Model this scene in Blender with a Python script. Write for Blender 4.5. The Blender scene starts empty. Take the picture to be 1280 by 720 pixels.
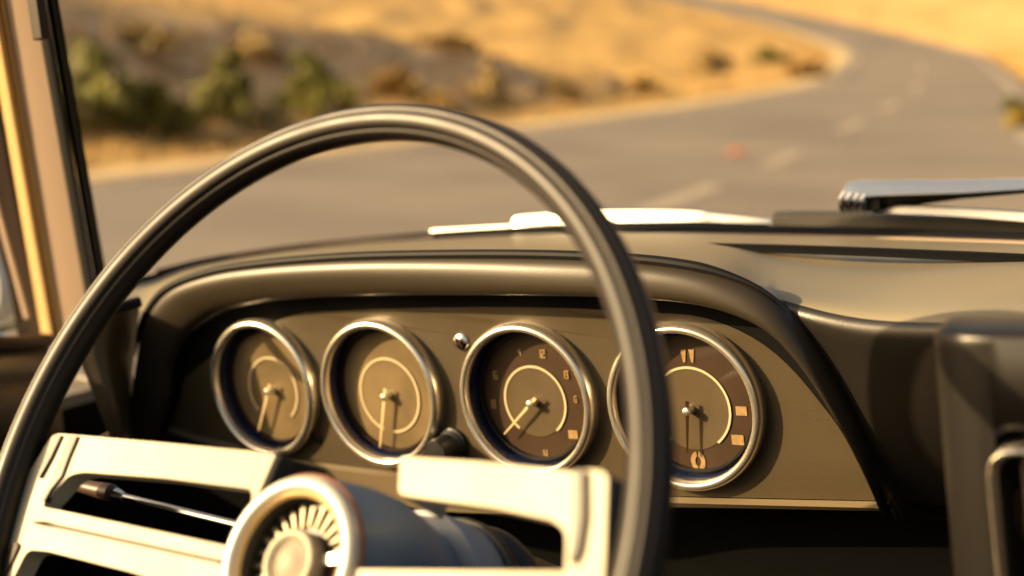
import bpy, bmesh, math, random
from mathutils import Vector, Matrix, geometry, noise
random.seed(7)
R = math.radians
S = bpy.context.scene
COL = S.collection

# ---------------------------------------------------------------- camera
CAM_H = 1.25
F = 1600.0                                  # focal length in pixels of a 1280 wide picture
cd = bpy.data.cameras.new("camera")
cam = bpy.data.objects.new("camera", cd); COL.objects.link(cam)
cam.location = (0, 0, CAM_H)
cam.rotation_euler = (R(90 - 10.8), 0, 0)
cd.sensor_width = 36; cd.lens = 45.0
cd.clip_start = 0.02; cd.clip_end = 3000
cd.dof.use_dof = True; cd.dof.focus_distance = 0.79; cd.dof.aperture_fstop = 3.9
S.camera = cam

def cam_axes(a, p, r=0.0):
    f = Vector((-math.sin(a)*math.cos(p), math.cos(a)*math.cos(p), -math.sin(p)))
    rt = Vector((math.cos(a), math.sin(a), 0)); up = rt.cross(f)
    return (rt*math.cos(r)+up*math.sin(r), -rt*math.sin(r)+up*math.cos(r), f)
WC = cam_axes(0, R(10.8))
CC = cam_axes(0.619233, 0.121954, -0.102786)  # the driver's seat view, in the car's own axes
ROT = Matrix([[sum(WC[k][i]*CC[k][j] for k in range(3)) for j in range(3)] for i in range(3)])
CAR = Matrix.Translation((0, 0, CAM_H)) @ ROT.to_4x4()   # car axes (x right, y forward, z up) to world

# ---------------------------------------------------------------- light
SUN = (ROT @ Vector((-0.70, -0.62, 0.44))).normalized()
elev = math.asin(SUN.z); az = math.atan2(SUN.x, SUN.y)
w = bpy.data.worlds.new("World"); S.world = w; w.use_nodes = True
nt = w.node_tree; nt.nodes.clear()
sky = nt.nodes.new("ShaderNodeTexSky"); sky.sky_type = 'NISHITA'; sky.sun_disc = False
sky.sun_elevation = elev; sky.sun_rotation = az
sky.air_density = 1.0; sky.dust_density = 6.0; sky.ozone_density = 0.6
bg = nt.nodes.new("ShaderNodeBackground"); bg.inputs[1].default_value = 0.105
wo = nt.nodes.new("ShaderNodeOutputWorld")
tint = nt.nodes.new("ShaderNodeMix"); tint.data_type = 'RGBA'; tint.blend_type = 'MULTIPLY'; tint.inputs[0].default_value = 1
tint.inputs[7].default_value = (1.0, 0.90, 0.72, 1)        # dusty golden hour air
nt.links.new(sky.outputs[0], tint.inputs[6]); nt.links.new(tint.outputs[2], bg.inputs[0]); nt.links.new(bg.outputs[0], wo.inputs[0])
sl = bpy.data.lights.new("sun", 'SUN'); sl.energy = 5.0; sl.angle = R(0.6); sl.color = (1.0, 0.72, 0.38)
so = bpy.data.objects.new("sun", sl); COL.objects.link(so)
so.rotation_euler = SUN.to_track_quat('Z', 'Y').to_euler()
S.view_settings.view_transform = 'Standard'; S.view_settings.look = 'None'
S.view_settings.exposure = 0.9; S.view_settings.gamma = 1
S.render.engine = 'CYCLES'
S.cycles.max_bounces = 8; S.cycles.transparent_max_bounces = 16
S.cycles.caustics_reflective = False; S.cycles.caustics_refractive = False

# ---------------------------------------------------------------- materials
def mat(name, col, rough=0.5, metal=0.0, var=0.0, vscale=20, bump=0.0, bscale=200, col2=None, rvar=0.0,
        coat=0.0, spec=0.5, world=False, detail=4):
    m = bpy.data.materials.new(name); m.use_nodes = True
    n = m.node_tree; b = n.nodes["Principled BSDF"]
    b.inputs["Roughness"].default_value = rough; b.inputs["Metallic"].default_value = metal
    b.inputs["Specular IOR Level"].default_value = spec
    b.inputs["Coat Weight"].default_value = coat; b.inputs["Coat Roughness"].default_value = 0.1
    tc = n.nodes.new("ShaderNodeTexCoord")
    def nz(sc, det=detail):
        t = n.nodes.new("ShaderNodeTexNoise"); t.inputs["Scale"].default_value = sc
        t.inputs["Detail"].default_value = det
        n.links.new(tc.outputs["Object"], t.inputs["Vector"]); return t
    c = (*col, 1)
    if var > 0 or col2:
        t = nz(vscale); cr = n.nodes.new("ShaderNodeValToRGB")
        cr.color_ramp.elements[0].position = 0.35; cr.color_ramp.elements[1].position = 0.65
        a = col2 if col2 else tuple(x*(1-var) for x in col)
        cr.color_ramp.elements[0].color = (*a, 1); cr.color_ramp.elements[1].color = c
        n.links.new(t.outputs[0], cr.inputs[0]); n.links.new(cr.outputs[0], b.inputs["Base Color"])
    else:
        b.inputs["Base Color"].default_value = c
    if rvar > 0:
        t = nz(vscale*1.7); mr = n.nodes.new("ShaderNodeMapRange")
        mr.inputs[3].default_value = max(0.02, rough-rvar); mr.inputs[4].default_value = rough+rvar
        n.links.new(t.outputs[0], mr.inputs[0]); n.links.new(mr.outputs[0], b.inputs["Roughness"])
    if bump > 0:
        t = nz(bscale, 3); bp = n.nodes.new("ShaderNodeBump"); bp.inputs["Strength"].default_value = bump
        bp.inputs["Distance"].default_value = 0.001 if bscale > 40 else 0.05
        n.links.new(t.outputs[0], bp.inputs["Height"]); n.links.new(bp.outputs[0], b.inputs["Normal"])
    return m
M = {}
M['pad'] = mat('lit_pad_top', (0.23, 0.20, 0.135), 0.33, bump=0.12, bscale=900, var=.12, vscale=5)  # pad top: light falling from above is put into a paler colour
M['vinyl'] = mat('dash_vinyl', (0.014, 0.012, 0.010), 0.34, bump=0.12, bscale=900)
M['hood'] = mat('hood_vinyl', (0.032, 0.024, 0.014), 0.40, bump=0.08, bscale=900, rvar=0.06, vscale=9)
M['black'] = mat('black_plastic', (0.008, 0.008, 0.009), 0.45, rvar=0.05)
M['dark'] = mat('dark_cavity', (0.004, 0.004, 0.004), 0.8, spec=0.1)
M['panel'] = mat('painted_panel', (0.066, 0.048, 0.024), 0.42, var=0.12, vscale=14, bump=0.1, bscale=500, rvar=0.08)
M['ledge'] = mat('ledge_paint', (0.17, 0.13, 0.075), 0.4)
M['chrome'] = mat('chrome', (0.82, 0.80, 0.76), 0.09, 1.0, rvar=0.04, vscale=60)
M['steel'] = mat('brushed_steel', (0.92, 0.88, 0.80), 0.38, 1.0, rvar=0.08, vscale=30)
M['spoke'] = mat('spoke_alloy', (0.46, 0.415, 0.315), 0.5, 0.08, rvar=0.08, vscale=18, var=0.12, spec=0.35, bump=.15, bscale=350)
M['satin'] = mat('satin_chrome', (0.93, 0.96, 0.98), 0.22, 0.6)
M['bezel'] = mat('bezel_chrome', (0.90, 0.82, 0.68), 0.24, 0.85)
M['navy'] = mat('gauge_cup', (0.010, 0.018, 0.060), 0.25, coat=0.5)  # blue sky reflection put into the colour of the cup wall
M['dial'] = mat('dial_face', (0.050, 0.026, 0.011), 0.45, var=0.2, vscale=60)
M['dial_l'] = mat('dial_face_glare', (0.24, 0.175, 0.09), 0.35, var=0.4, vscale=22)  # left two dials: sun and glass haze put into a lighter colour
M['dial_in'] = mat('dial_centre', (0.105, 0.075, 0.038), 0.45, var=0.15, vscale=60)
M['cream'] = mat('cream_print', (0.70, 0.58, 0.37), 0.5)
M['mark'] = mat('amber_print', (0.44, 0.28, 0.115), 0.5, var=0.3, vscale=300)
M['needle'] = mat('needle_paint', (0.80, 0.62, 0.36), 0.4)
M['rim'] = mat('rim_plastic', (0.018, 0.014, 0.012), 0.38, rvar=0.08, vscale=25, spec=0.28)
M['horn'] = mat('horn_shroud', (0.15, 0.20, 0.28), 0.42, rvar=0.05)
M['collar'] = mat('column_collar', (0.30, 0.32, 0.36), 0.5)
M['ray'] = mat('ray_brass', (0.15, 0.12, 0.07), 0.4, 0.3)
M['hub_ring'] = mat('hub_ring_alloy', (0.66, 0.62, 0.52), 0.35, 0.3)
M['cap'] = mat('cap_enamel', (0.30, 0.26, 0.19), 0.5)
M['maroon'] = mat('maroon_enamel', (0.045, 0.010, 0.012), 0.3)
M['stalk'] = mat('stalk_grip', (0.07, 0.042, 0.028), 0.4)
M['tan'] = mat('pillar_paint', (0.34, 0.25, 0.185), 0.5, var=0.06, vscale=8)
M['gold'] = mat('pillar_bead', (0.80, 0.55, 0.24), 0.33, 0.35, rvar=0.05)
M['brown'] = mat('brown_trim', (0.022, 0.010, 0.005), 0.5, spec=.25)
M['rubber'] = mat('rubber', (0.006, 0.006, 0.007), 0.6, spec=0.2)
M['grey_rubber'] = mat('cowl_paint', (0.09, 0.082, 0.07), 0.4)
M['white'] = mat('white_paint', (0.82, 0.80, 0.76), 0.25, coat=0.4)
M['asphalt'] = mat('asphalt', (0.29, 0.245, 0.20), 0.75, col2=(0.205, 0.172, 0.142), vscale=0.35, bump=0.3, bscale=30, detail=8)
M['line'] = mat('road_line', (0.50, 0.43, 0.33), 0.6, col2=(0.36, 0.30, 0.235), vscale=4)
M['orange'] = mat('orange_reflector', (0.75, 0.18, 0.05), 0.3)
M['leaf_g'] = mat('leaf_green', (0.26, 0.24, 0.035), 0.6, col2=(0.15, 0.14, 0.02), vscale=3)
M['leaf_b'] = mat('leaf_olive', (0.62, 0.44, 0.17), 0.55, col2=(0.42, 0.29, 0.10), vscale=3)
M['leaf_o'] = mat('leaf_gold', (0.40, 0.21, 0.035), 0.55, col2=(0.20, 0.10, 0.02), vscale=3)
M['leaf_y'] = mat('leaf_yellow', (0.50, 0.36, 0.05), 0.55, col2=(0.26, 0.20, 0.03), vscale=3)
M['bark'] = mat('bark', (0.10, 0.06, 0.03), 0.8)
M['straw'] = mat('straw', (0.62, 0.38, 0.11), 0.7, col2=(0.36, 0.22, 0.07), vscale=0.8)
M['rock'] = mat('rock', (0.30, 0.21, 0.14), 0.8, var=0.4, vscale=3, bump=0.5, bscale=8)
M['steel_rail'] = mat('rail_steel', (0.5, 0.48, 0.44), 0.4, 0.8)
M['post'] = mat('post_wood', (0.16, 0.10, 0.05), 0.8)

def glass_mat(name, tint=(1, 1, 1), rough=0.02, ior=1.45):
    m = bpy.data.materials.new(name); m.use_nodes = True
    n = m.node_tree; n.nodes.clear()
    o = n.nodes.new("ShaderNodeOutputMaterial"); mx = n.nodes.new("ShaderNodeMixShader")
    t = n.nodes.new("ShaderNodeBsdfTransparent"); g = n.nodes.new("ShaderNodeBsdfGlossy")
    lw = n.nodes.new("ShaderNodeLayerWeight"); lw.inputs[0].default_value = 0.5     # Schlick, the same from both sides
    pw = n.nodes.new("ShaderNodeMath"); pw.operation = 'POWER'; pw.inputs[1].default_value = 5
    fr = n.nodes.new("ShaderNodeMath"); fr.operation = 'MULTIPLY_ADD'; f0 = ((ior-1)/(ior+1))**2
    fr.inputs[1].default_value = (1-f0)*0.8; fr.inputs[2].default_value = f0
    n.links.new(lw.outputs["Facing"], pw.inputs[0]); n.links.new(pw.outputs[0], fr.inputs[0])
    t.inputs[0].default_value = (*tint, 1); g.inputs["Roughness"].default_value = rough
    n.links.new(fr.outputs[0], mx.inputs[0]); n.links.new(t.outputs[0], mx.inputs[1])
    n.links.new(g.outputs[0], mx.inputs[2]); n.links.new(mx.outputs[0], o.inputs[0])
    return m
M['glass'] = glass_mat('gauge_glass', (0.97, 0.96, 0.94), 0.05, 1.5)
M['screen'] = glass_mat('windshield_glass', (0.98, 0.975, 0.965), 0.01, 1.12)

# ---------------------------------------------------------------- helpers
def ray(px, py):
    return ((px-640)/F)*CC[0] + ((360-py)/F)*CC[1] + CC[2]
def aty(px, py, y):
    d = ray(px, py); return d*(y/d.y)
TG = -0.03
PN = Vector((0, -math.cos(TG), math.sin(TG))); PU = Vector((1, 0, 0)); PV = Vector((0, math.sin(TG), math.cos(TG)))
PP = Vector((-0.6, 0.72112, -0.186645))
def onp(px, py, off=0.0):
    d = ray(px, py); return d*(((PP+PN*off).dot(PN))/d.dot(PN))
TW = 0.540165
WCN = Vector((-0.416338, 0.381478, -0.152275)); WR = 0.19
WN = Vector((0, -math.cos(TW), math.sin(TW))); WU = Vector((1, 0, 0)); WV = Vector((0, math.sin(TW), math.cos(TW)))
def onw(px, py, off=0.0):
    d = ray(px, py); return d*(((WCN+WN*off).dot(WN))/d.dot(WN))

def cr(p0, p1, p2, p3, t):
    return 0.5*((2*p1)+(-p0+p2)*t+(2*p0-5*p1+4*p2-p3)*t*t+(-p0+3*p1-3*p2+p3)*t**3)
def smooth(pts, n):
    """catmull-rom resample of a list of Vectors to n points"""
    out = []; L = len(pts)-1
    for i in range(n):
        s = i/(n-1)*L; k = min(int(s), L-1); t = s-k
        p0 = pts[k-1] if k > 0 else 2*pts[k]-pts[k+1]
        p3 = pts[k+2] if k+2 <= L else 2*pts[k+1]-pts[k]
        out.append(cr(p0, pts[k], pts[k+1], p3, t))
    return out

class Root:
    def __init__(s, name, label, cat, base, group=None, car=True):
        o = bpy.data.objects.new(name, None); COL.objects.link(o); o.empty_display_size = 0.05
        s.base = Vector(base); s.o = o
        o.matrix_world = (CAR if car else Matrix.Identity(4)) @ Matrix.Translation(s.base)
        o['label'] = label; o['category'] = cat
        if group: o['group'] = group

def mesh_obj(name, verts, faces, m, root, parent=None, smooth_sh=True, sharp=35, bevel=0, sub=0, label=None, seg=3, solid=0, mats=None, fm=None):
    base = root.base if root else Vector((0, 0, 0))
    me = bpy.data.meshes.new(name)
    me.from_pydata([tuple(Vector(v)-base) for v in verts], [], faces)
    bm = bmesh.new(); bm.from_mesh(me)
    bmesh.ops.recalc_face_normals(bm, faces=bm.faces)
    bm.to_mesh(me); bm.free()
    me.materials.append(m)
    if mats:
        for x in mats: me.materials.append(x)
        for p, k in zip(me.polygons, fm): p.material_index = k
    o = bpy.data.objects.new(name, me); COL.objects.link(o)
    if root: o.parent = parent if parent else root.o
    if smooth_sh:
        for p in me.polygons: p.use_smooth = True
        if not sub: me.set_sharp_from_angle(angle=R(sharp))
    if solid:
        md = o.modifiers.new("solid", 'SOLIDIFY'); md.thickness = solid; md.offset = -1
    if sub:
        md = o.modifiers.new("sub", 'SUBSURF'); md.levels = sub; md.render_levels = sub
    if bevel:
        md = o.modifiers.new("bevel", 'BEVEL'); md.width = bevel; md.segments = seg
        md.limit_method = 'ANGLE'; md.angle_limit = R(35); md.harden_normals = False
    if label: o['label'] = label
    return o

def grid(rows):
    n = len(rows[0]); v = [p for r in rows for p in r]; f = []
    for i in range(len(rows)-1):
        for j in range(n-1):
            a = i*n+j; f.append((a, a+1, a+n+1, a+n))
    return v, f
def lathe(c, u, v, n, prof, seg=64, cap0=False, cap1=False):
    """prof: list of (radius, height along n)"""
    vs = []; fs = []
    for r, h in prof:
        for k in range(seg):
            a = 2*math.pi*k/seg
            vs.append(c + n*h + (u*math.cos(a)+v*math.sin(a))*r)
    for i in range(len(prof)-1):
        for k in range(seg):
            k2 = (k+1) % seg
            fs.append((i*seg+k, i*seg+k2, (i+1)*seg+k2, (i+1)*seg+k))
    if cap0: fs.append(tuple(range(seg)))
    if cap1: fs.append(tuple((len(prof)-1)*seg+k for k in range(seg)))
    return vs, fs
def join(parts):
    V = []; Fc = []
    for v, f in parts:
        o = len(V); V += list(v); Fc += [tuple(i+o for i in x) for x in f]
    return V, Fc
def boxc(c, ax, ay, az_):
    vs = [c+ax*i+ay*j+az_*k for i in (-1, 1) for j in (-1, 1) for k in (-1, 1)]
    return vs, [(0, 1, 3, 2), (4, 6, 7, 5), (0, 4, 5, 1), (2, 3, 7, 6), (0, 2, 6, 4), (1, 5, 7, 3)]
def tube(pts, rad, seg=12, cap=True):
    vs = []; fs = []; n = len(pts)
    for i, p in enumerate(pts):
        t = (pts[min(i+1, n-1)]-pts[max(i-1, 0)]).normalized()
        a = t.cross(Vector((0, 0, 1)));
        if a.length < 1e-3: a = t.cross(Vector((1, 0, 0)))
        a.normalize(); b = t.cross(a)
        r = rad[i] if isinstance(rad, (list, tuple)) else rad
        for k in range(seg):
            q = 2*math.pi*k/seg; vs.append(p+(a*math.cos(q)+b*math.sin(q))*r)
    for i in range(n-1):
        for k in range(seg):
            k2 = (k+1) % seg; fs.append((i*seg+k, i*seg+k2, (i+1)*seg+k2, (i+1)*seg+k))
    if cap: fs.append(tuple(range(seg))); fs.append(tuple((n-1)*seg+k for k in range(seg)))
    return vs, fs
def plate(outer, holes, back):
    """solid sheet from a front outline (3-D points), optional holes, and a thickness vector"""
    loops = [outer]+holes
    def uv(p): d = p-outer[0]; return Vector((d.dot(E1), d.dot(E2), 0))
    nrm = Vector((0, 0, 0))
    for i in range(len(outer)): nrm += (outer[i]-outer[0]).cross(outer[(i+1) % len(outer)]-outer[0])
    nrm.normalize(); E1 = (outer[1]-outer[0]).normalized(); E1 = (E1-nrm*E1.dot(nrm)).normalized(); E2 = nrm.cross(E1)
    tris = geometry.tessellate_polygon([[uv(p) for p in L] for L in loops])
    P = [p for L in loops for p in L]; N = len(P)
    V = P+[p+back for p in P]; Fc = [tuple(t) for t in tris]+[tuple(i+N for i in reversed(t)) for t in tris]
    s = 0
    for L in loops:
        for i in range(len(L)):
            a = s+i; b = s+(i+1) % len(L); Fc.append((a, b, b+N, a+N))
        s += len(L)
    return V, Fc
def rounded(pts, r=0.25, k=4):
    """round the corners of a closed outline by a share of the edge length"""
    out = []; n = len(pts)
    for i in range(n):
        a, b, c = pts[i-1], pts[i], pts[(i+1) % n]
        rr = r[i] if isinstance(r, (list, tuple)) else r
        d = min((a-b).length, (c-b).length)*0.5
        d = min(d, rr)
        if d <= 1e-5: out.append(b); continue
        p0 = b+(a-b).normalized()*d; p1 = b+(c-b).normalized()*d
        for j in range(k+1):
            t = j/k; out.append((1-t)**2*p0+2*t*(1-t)*b+t*t*p1)
    return out

# ================================================================ LANDSCAPE (world axes)
CL = [(-16, -22, 0), (-9, -9, 0), (-3.5, 0, 0), (1.4, 10.5, 0), (2.95, 14, 0), (5.2, 19.8, 0), (7.7, 26.3, 0), (11.3, 36, 0.1), (14.5, 46, 0.4),
      (17.8, 57, 0.75), (19.4, 67, 1.2), (18.6, 77, 2.2), (15, 87, 3.6), (9, 97, 5.4), (0, 106, 7.6), (-14, 115, 10), (-38, 124, 13)]
CLs = smooth([Vector(p) for p in CL], 161)
CLa = [(p.x, p.y, p.z) for p in CLs]
tang = []
for i in range(len(CLs)):
    t = (CLs[min(i+1, 160)]-CLs[max(i-1, 0)]); t.z = 0; tang.append(t.normalized())
def lerp(a, b, t): t = max(0, min(1, t)); return a+(b-a)*t
def sstep(a, b, x): t = max(0.0, min(1.0, (x-a)/(b-a))); return t*t*(3-2*t)
def wl(i): return lerp(5.5, 4.3, (CLs[i].y-9)/11) if CLs[i].y < 20 else lerp(4.3, 2.9, (CLs[i].y-20)/18)
def wr(i): return lerp(4.4, 2.6, (CLs[i].y-9)/9) if CLs[i].y < 18 else lerp(2.6, 2.4, (CLs[i].y-18)/35)
def nearest(x, y):
    bd = 1e9; bi = 0; sw = 0; sz = 0
    for i, (a, b, z) in enumerate(CLa):
        d = (a-x)**2+(b-y)**2
        if d < bd: bd = d; bi = i
        ww = 1.0/(d+0.3)**2.5; sw += ww; sz += ww*z
    p = CLs[bi]; t = tang[bi]
    side = t.x*(y-p.y)-t.y*(x-p.x)          # positive on the left
    return bi, math.sqrt(bd), side, sz/sw
def height(x, y):
    i, d, side, z = nearest(x, y)
    left = side > 0
    edge = wl(i) if left else wr(i)
    e = d-edge
    if e < 1.2: z -= 0.14*sstep(1.1, 0.6, e)
    nz = noise.noise(Vector((x*0.35, y*0.35, 0)))*0.5+noise.noise(Vector((x*1.1, y*1.1, 3)))*0.22
    if left and e > 0:
        m = sstep(38, 27, y)*sstep(-40, -10, y)          # bank beside the near straight
        top = 1.8+0.25*math.sin(x*0.5)
        z += m*top*sstep(2.0, 7.5, e) + 0.05*max(0, min(e, 60)-5)*lerp(1, 0.35, (y-20)/15) + nz*sstep(1.2, 3.0, e)*0.8
        z -= 0.0
        if y > 98: z += 0.12*(y-98)
    elif e > 0:
        z += 0.11*max(0, e-1.2)*sstep(14, 26, y) + nz*sstep(1, 4, e)*0.5
    if y > 60 and e > 0 and not left: z += 0.10*e
    return z
def axis(lo, hi, f0, f1, fine, coarse):
    a = []; v = lo
    while v < hi:
        a.append(v); s = fine if f0 <= v <= f1 else coarse*(1+0.02*(abs(v-(f0 if v < f0 else f1))))
        v += s
    a.append(hi); return a
xs = axis(-190, 230, -14, 26, 0.55, 1.6); ys = axis(-60, 420, 8, 45, 0.5, 1.5)
rows = [[Vector((x, y, height(x, y))) for x in xs] for y in ys]
v, f = grid(rows)
gm = bpy.data.materials.new('dry_ground'); gm.use_nodes = True
n = gm.node_tree; b = n.nodes["Principled BSDF"]; b.inputs["Roughness"].default_value = 0.9
tc = n.nodes.new("ShaderNodeTexCoord"); geo = n.nodes.new("ShaderNodeNewGeometry")
t1 = n.nodes.new("ShaderNodeTexNoise"); t1.inputs["Scale"].default_value = 0.28; t1.inputs["Detail"].default_value = 8
t2 = n.nodes.new("ShaderNodeTexNoise"); t2.inputs["Scale"].default_value = 1.6; t2.inputs["Detail"].default_value = 6
for t in (t1, t2): n.links.new(tc.outputs["Object"], t.inputs["Vector"])
r1 = n.nodes.new("ShaderNodeValToRGB")          # straw: gold to pale gold
r1.color_ramp.elements[0].position = 0.3; r1.color_ramp.elements[1].position = 0.7
r1.color_ramp.elements[0].color = (0.40, 0.235, 0.065, 1); r1.color_ramp.elements[1].color = (0.66, 0.42, 0.13, 1)
n.links.new(t1.outputs[0], r1.inputs[0])
r2 = n.nodes.new("ShaderNodeValToRGB")          # bare soil of the cut bank
r2.color_ramp.elements[0].position = 0.38; r2.color_ramp.elements[1].position = 0.62
r2.color_ramp.elements[0].color = (0.46, 0.27, 0.11, 1); r2.color_ramp.elements[1].color = (0.70, 0.48, 0.27, 1)
n.links.new(t2.outputs[0], r2.inputs[0])
sx = n.nodes.new("ShaderNodeSeparateXYZ"); n.links.new(geo.outputs["Normal"], sx.inputs[0])
mr = n.nodes.new("ShaderNodeMapRange"); mr.inputs[1].default_value = 0.99; mr.inputs[2].default_value = 0.93
n.links.new(sx.outputs[2], mr.inputs[0])
mx = n.nodes.new("ShaderNodeMix"); mx.data_type = 'RGBA'
n.links.new(mr.outputs[0], mx.inputs[0]); n.links.new(r1.outputs[0], mx.inputs[6]); n.links.new(r2.outputs[0], mx.inputs[7])
n.links.new(mx.outputs[2], b.inputs["Base Color"])
g = mesh_obj('ground', v, f, gm, None, sharp=180); g['kind'] = 'structure'

def ribbon(offa, offb, i0, i1, dz, k=6):
    rows = []
    for i in range(i0, i1+1):
        p = CLs[i]; t = tang[i]; nl = Vector((-t.y, t.x, 0))
        a = offa(i) if callable(offa) else offa; bb = offb(i) if callable(offb) else offb
        rows.append([p+nl*(a+(bb-a)*j/k)+Vector((0, 0, dz)) for j in range(k+1)])
    return grid(rows)
v, f = ribbon(lambda i: wl(i), lambda i: -wr(i)-0.35, 0, 160, 0.0, 10)
o = mesh_obj('road', v, f, M['asphalt'], None, sharp=180); o['kind'] = 'structure'
def idx_at(y): return min(range(20, 161), key=lambda i: abs(CLs[i].y-y) if i < 100 else 99)
v, f = ribbon(lambda i: wl(i)+0.70, lambda i: wl(i)-0.05, 0, 160, 0.010, 4)
o = mesh_obj('gravel_shoulder', v, f, mat('pale_gravel', (.74, .56, .30), .85, col2=(.60, .43, .22), vscale=1.2, bump=.4, bscale=25), None, sharp=180); o['kind'] = 'structure'
parts = []
for y0, ln in [(9.6, 1.9), (13.3, 1.6), (18.6, 2.6), (24.8, 3.2), (33, 4), (44, 5)]:
    # a dash, cut as a short ribbon along the centre line
    pts = []
    for s in range(5):
        yy = y0+ln*s/4
        k = min(range(20, 100), key=lambda i: abs(CLs[i].y-yy)); k2 = k+1 if CLs[k].y < yy else k-1
        tt = (yy-CLs[k].y)/(CLs[k2].y-CLs[k].y); p = CLs[k].lerp(CLs[k2], tt); nl = Vector((-tang[k].y, tang[k].x, 0))
        pts.append([p+nl*0.10+Vector((0, 0, .006)), p-nl*0.10+Vector((0, 0, .006))])
    parts.append(grid(pts))
v, f = join(parts); o = mesh_obj('lane_dashes', v, f, M['line'], None, sharp=180); o['kind'] = 'structure'
v, f = ribbon(lambda i: wl(i)-0.25, lambda i: wl(i)-0.40, 0, 160, 0.006, 1)
o = mesh_obj('left_edge_line', v, f, M['line'], None, sharp=180); o['kind'] = 'structure'
i15 = min(range(20, 100), key=lambda i: abs(CLs[i].y-14.5))
v, f = ribbon(lambda i: -wr(i)+0.22, lambda i: -wr(i)+0.0, i15, 130, 0.006, 1)
o = mesh_obj('right_edge_line', v, f, M['line'], None, sharp=180); o['kind'] = 'structure'

# ---- plants
def leaf_cloud(w, d, h, n, size, lean=0.0, seed=1):
    rnd = random.Random(seed); vs = []; fs = []
    clumps = []
    for _ in range(34):
        a_ = rnd.uniform(0, 6.28); q_ = rnd.uniform(0, .85)
        clumps.append((math.cos(a_)*q_, math.sin(a_)*q_, rnd.uniform(.08, .85)*(1-q_*q_*.7), rnd.uniform(.14, .30)))
    for i in range(n):
        cx, cy, cz, rr = rnd.choice(clumps)
        q = Vector((rnd.gauss(0, 1), rnd.gauss(0, 1), rnd.gauss(0, 1))).normalized()*rr*rnd.uniform(.5, 1.05)
        p = Vector(((cx+q.x)*w/2, (cy+q.y)*d/2, max(0.02, (cz+q.z*.6))*h))
        a = Vector((rnd.gauss(0, 1), rnd.gauss(0, 1), rnd.gauss(0, .8))).normalized(); bb = a.orthogonal().normalized()
        s = size*rnd.uniform(.6, 1.4); k = len(vs)
        vs += [p-a*s, p+bb*s*.45, p+a*s, p-bb*s*.45]; fs.append((k, k+1, k+2, k+3))
    return vs, fs
def stems(w, d, h, seed=1):
    rnd = random.Random(seed+50); out = []
    for i in range(9):
        a = rnd.uniform(0, 6.28); q = rnd.uniform(.2, .75)
        e = Vector((math.cos(a)*w/2*q, math.sin(a)*d/2*q, h*rnd.uniform(.5, .85)))
        m = e*0.5+Vector((0, 0, h*.08))
        out.append(tube([Vector((0, 0, -.1)), m*.6, m, e], [.045, .034, .024, .01], 6))
    return join(out)
bush_mesh = {}
def bush(name, key, label, cat, x, y, w, d, h, leafm, n=2600, size=0.06, group=None, seed=1, rot=0):
    z = height(x, y)-0.04
    r = Root(name, label, cat, (x, y, z), group, car=False)
    r.base = Vector((0, 0, 0))
    if key not in bush_mesh:
        v, f = leaf_cloud(w, d, h, n, size, seed=seed); a = mesh_obj('foliage', v, f, leafm, r, smooth_sh=False)
        v, f = stems(w, d, h, seed); b_ = mesh_obj('stems', v, f, M['bark'], r)
        bush_mesh[key] = (a.data, b_.data, leafm, (w, d, h))
    else:
        da, db, lm, (w0, d0, h0) = bush_mesh[key]
        for nm, dt in (('foliage', da), ('stems', db)):
            c = bpy.data.objects.new(nm, dt); COL.objects.link(c); c.parent = r.o
        r.o.scale = (w/w0, d/d0, h/h0)
    r.o.rotation_euler = (0, 0, rot)
    return r
def gpt(px, z, elev_=0):
    """ground position seen under picture column px at distance z"""
    return ((px-640)/F*z, z)
GB = 'shrubs growing on the cut bank left of the road'
specs = [  # px, picture row of its foot, w, d, h, key, label
 (30, 172, 1.1, .9, .8, 'g', 'green shrub half hidden behind the windshield pillar'),
 (125, 150, 1.25, 1.0, .95, 'g', 'large dark green shrub on the bank right beside the windshield pillar'),
 (196, 170, 1.0, .8, .70, 'g', 'low green shrub below and right of the largest one on the bank'),
 (288, 152, .85, .8, .95, 'g', 'upright green shrub in the middle of the green ones on the bank'),
 (335, 158, .6, .6, .40, 'b', 'small olive shrub low on the bank between two green ones'),
 (392, 147, 1.15, .9, .95, 'g', 'round green shrub above the top left of the steering wheel'),
 (500, 120, .85, .8, .62, 'b', 'olive brown shrub above the crown of the steering wheel rim'),
 (548, 138, .6, .6, .45, 'b', 'small olive shrub right of the rim crown at the bank foot'),
 (612, 130, .9, .8, .90, 'b', 'olive shrub standing a little right of the rim crown'),
 (700, 122, .9, .8, .50, 'b', 'low faded shrub next to last along the bank'),
 (800, 112, 1.0, .8, .55, 'b', 'last faded shrub where the bank runs out'),
 (180, 62, 1.2, .9, .45, 'b', 'brown shrub high on the bank behind the green ones'),
 (325, 66, 1.2, .9, .42, 'b', 'brown shrub high on the bank near the round green shrub'),
 (565, 62, 1.2, .9, .40, 'b', 'brown shrub high on the bank over the wheel'),
]
def foot(px, row):
    y = 13.0
    while y < 60:
        x = (px-640)/F*y
        if 55+(1.25-height(x, y))*F/y <= row: break
        y += .12
    return (px-640)/F*y, y
for k, (px, row, w_, d_, h_, key, lab) in enumerate(specs):
    x, y = foot(px, row)
    bush('shrub', key, lab, 'shrub', x, y, w_*(1.6 if key == 'g' else 1.35), d_*1.2, h_*(1.15 if key == 'g' else .95), M['leaf_g'] if key == 'g' else M['leaf_b'], n=2200 if key == 'g' else 700, group=GB, seed=3 if key == 'g' else 5, rot=k*1.7)
x, y = gpt(1006, 41); bush('shrub', 'o', 'orange gold shrub on the inside of the far bend', 'shrub', x, y, 1.7, 1.2, .8, M['leaf_o'], seed=8)
x, y = gpt(955, 52); bush('shrub', 'g', 'dark green shrub further up than the orange one inside the bend', 'shrub', x, y, 2.4, 1.4, .9, M['leaf_g'], seed=3, rot=.6)
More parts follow.
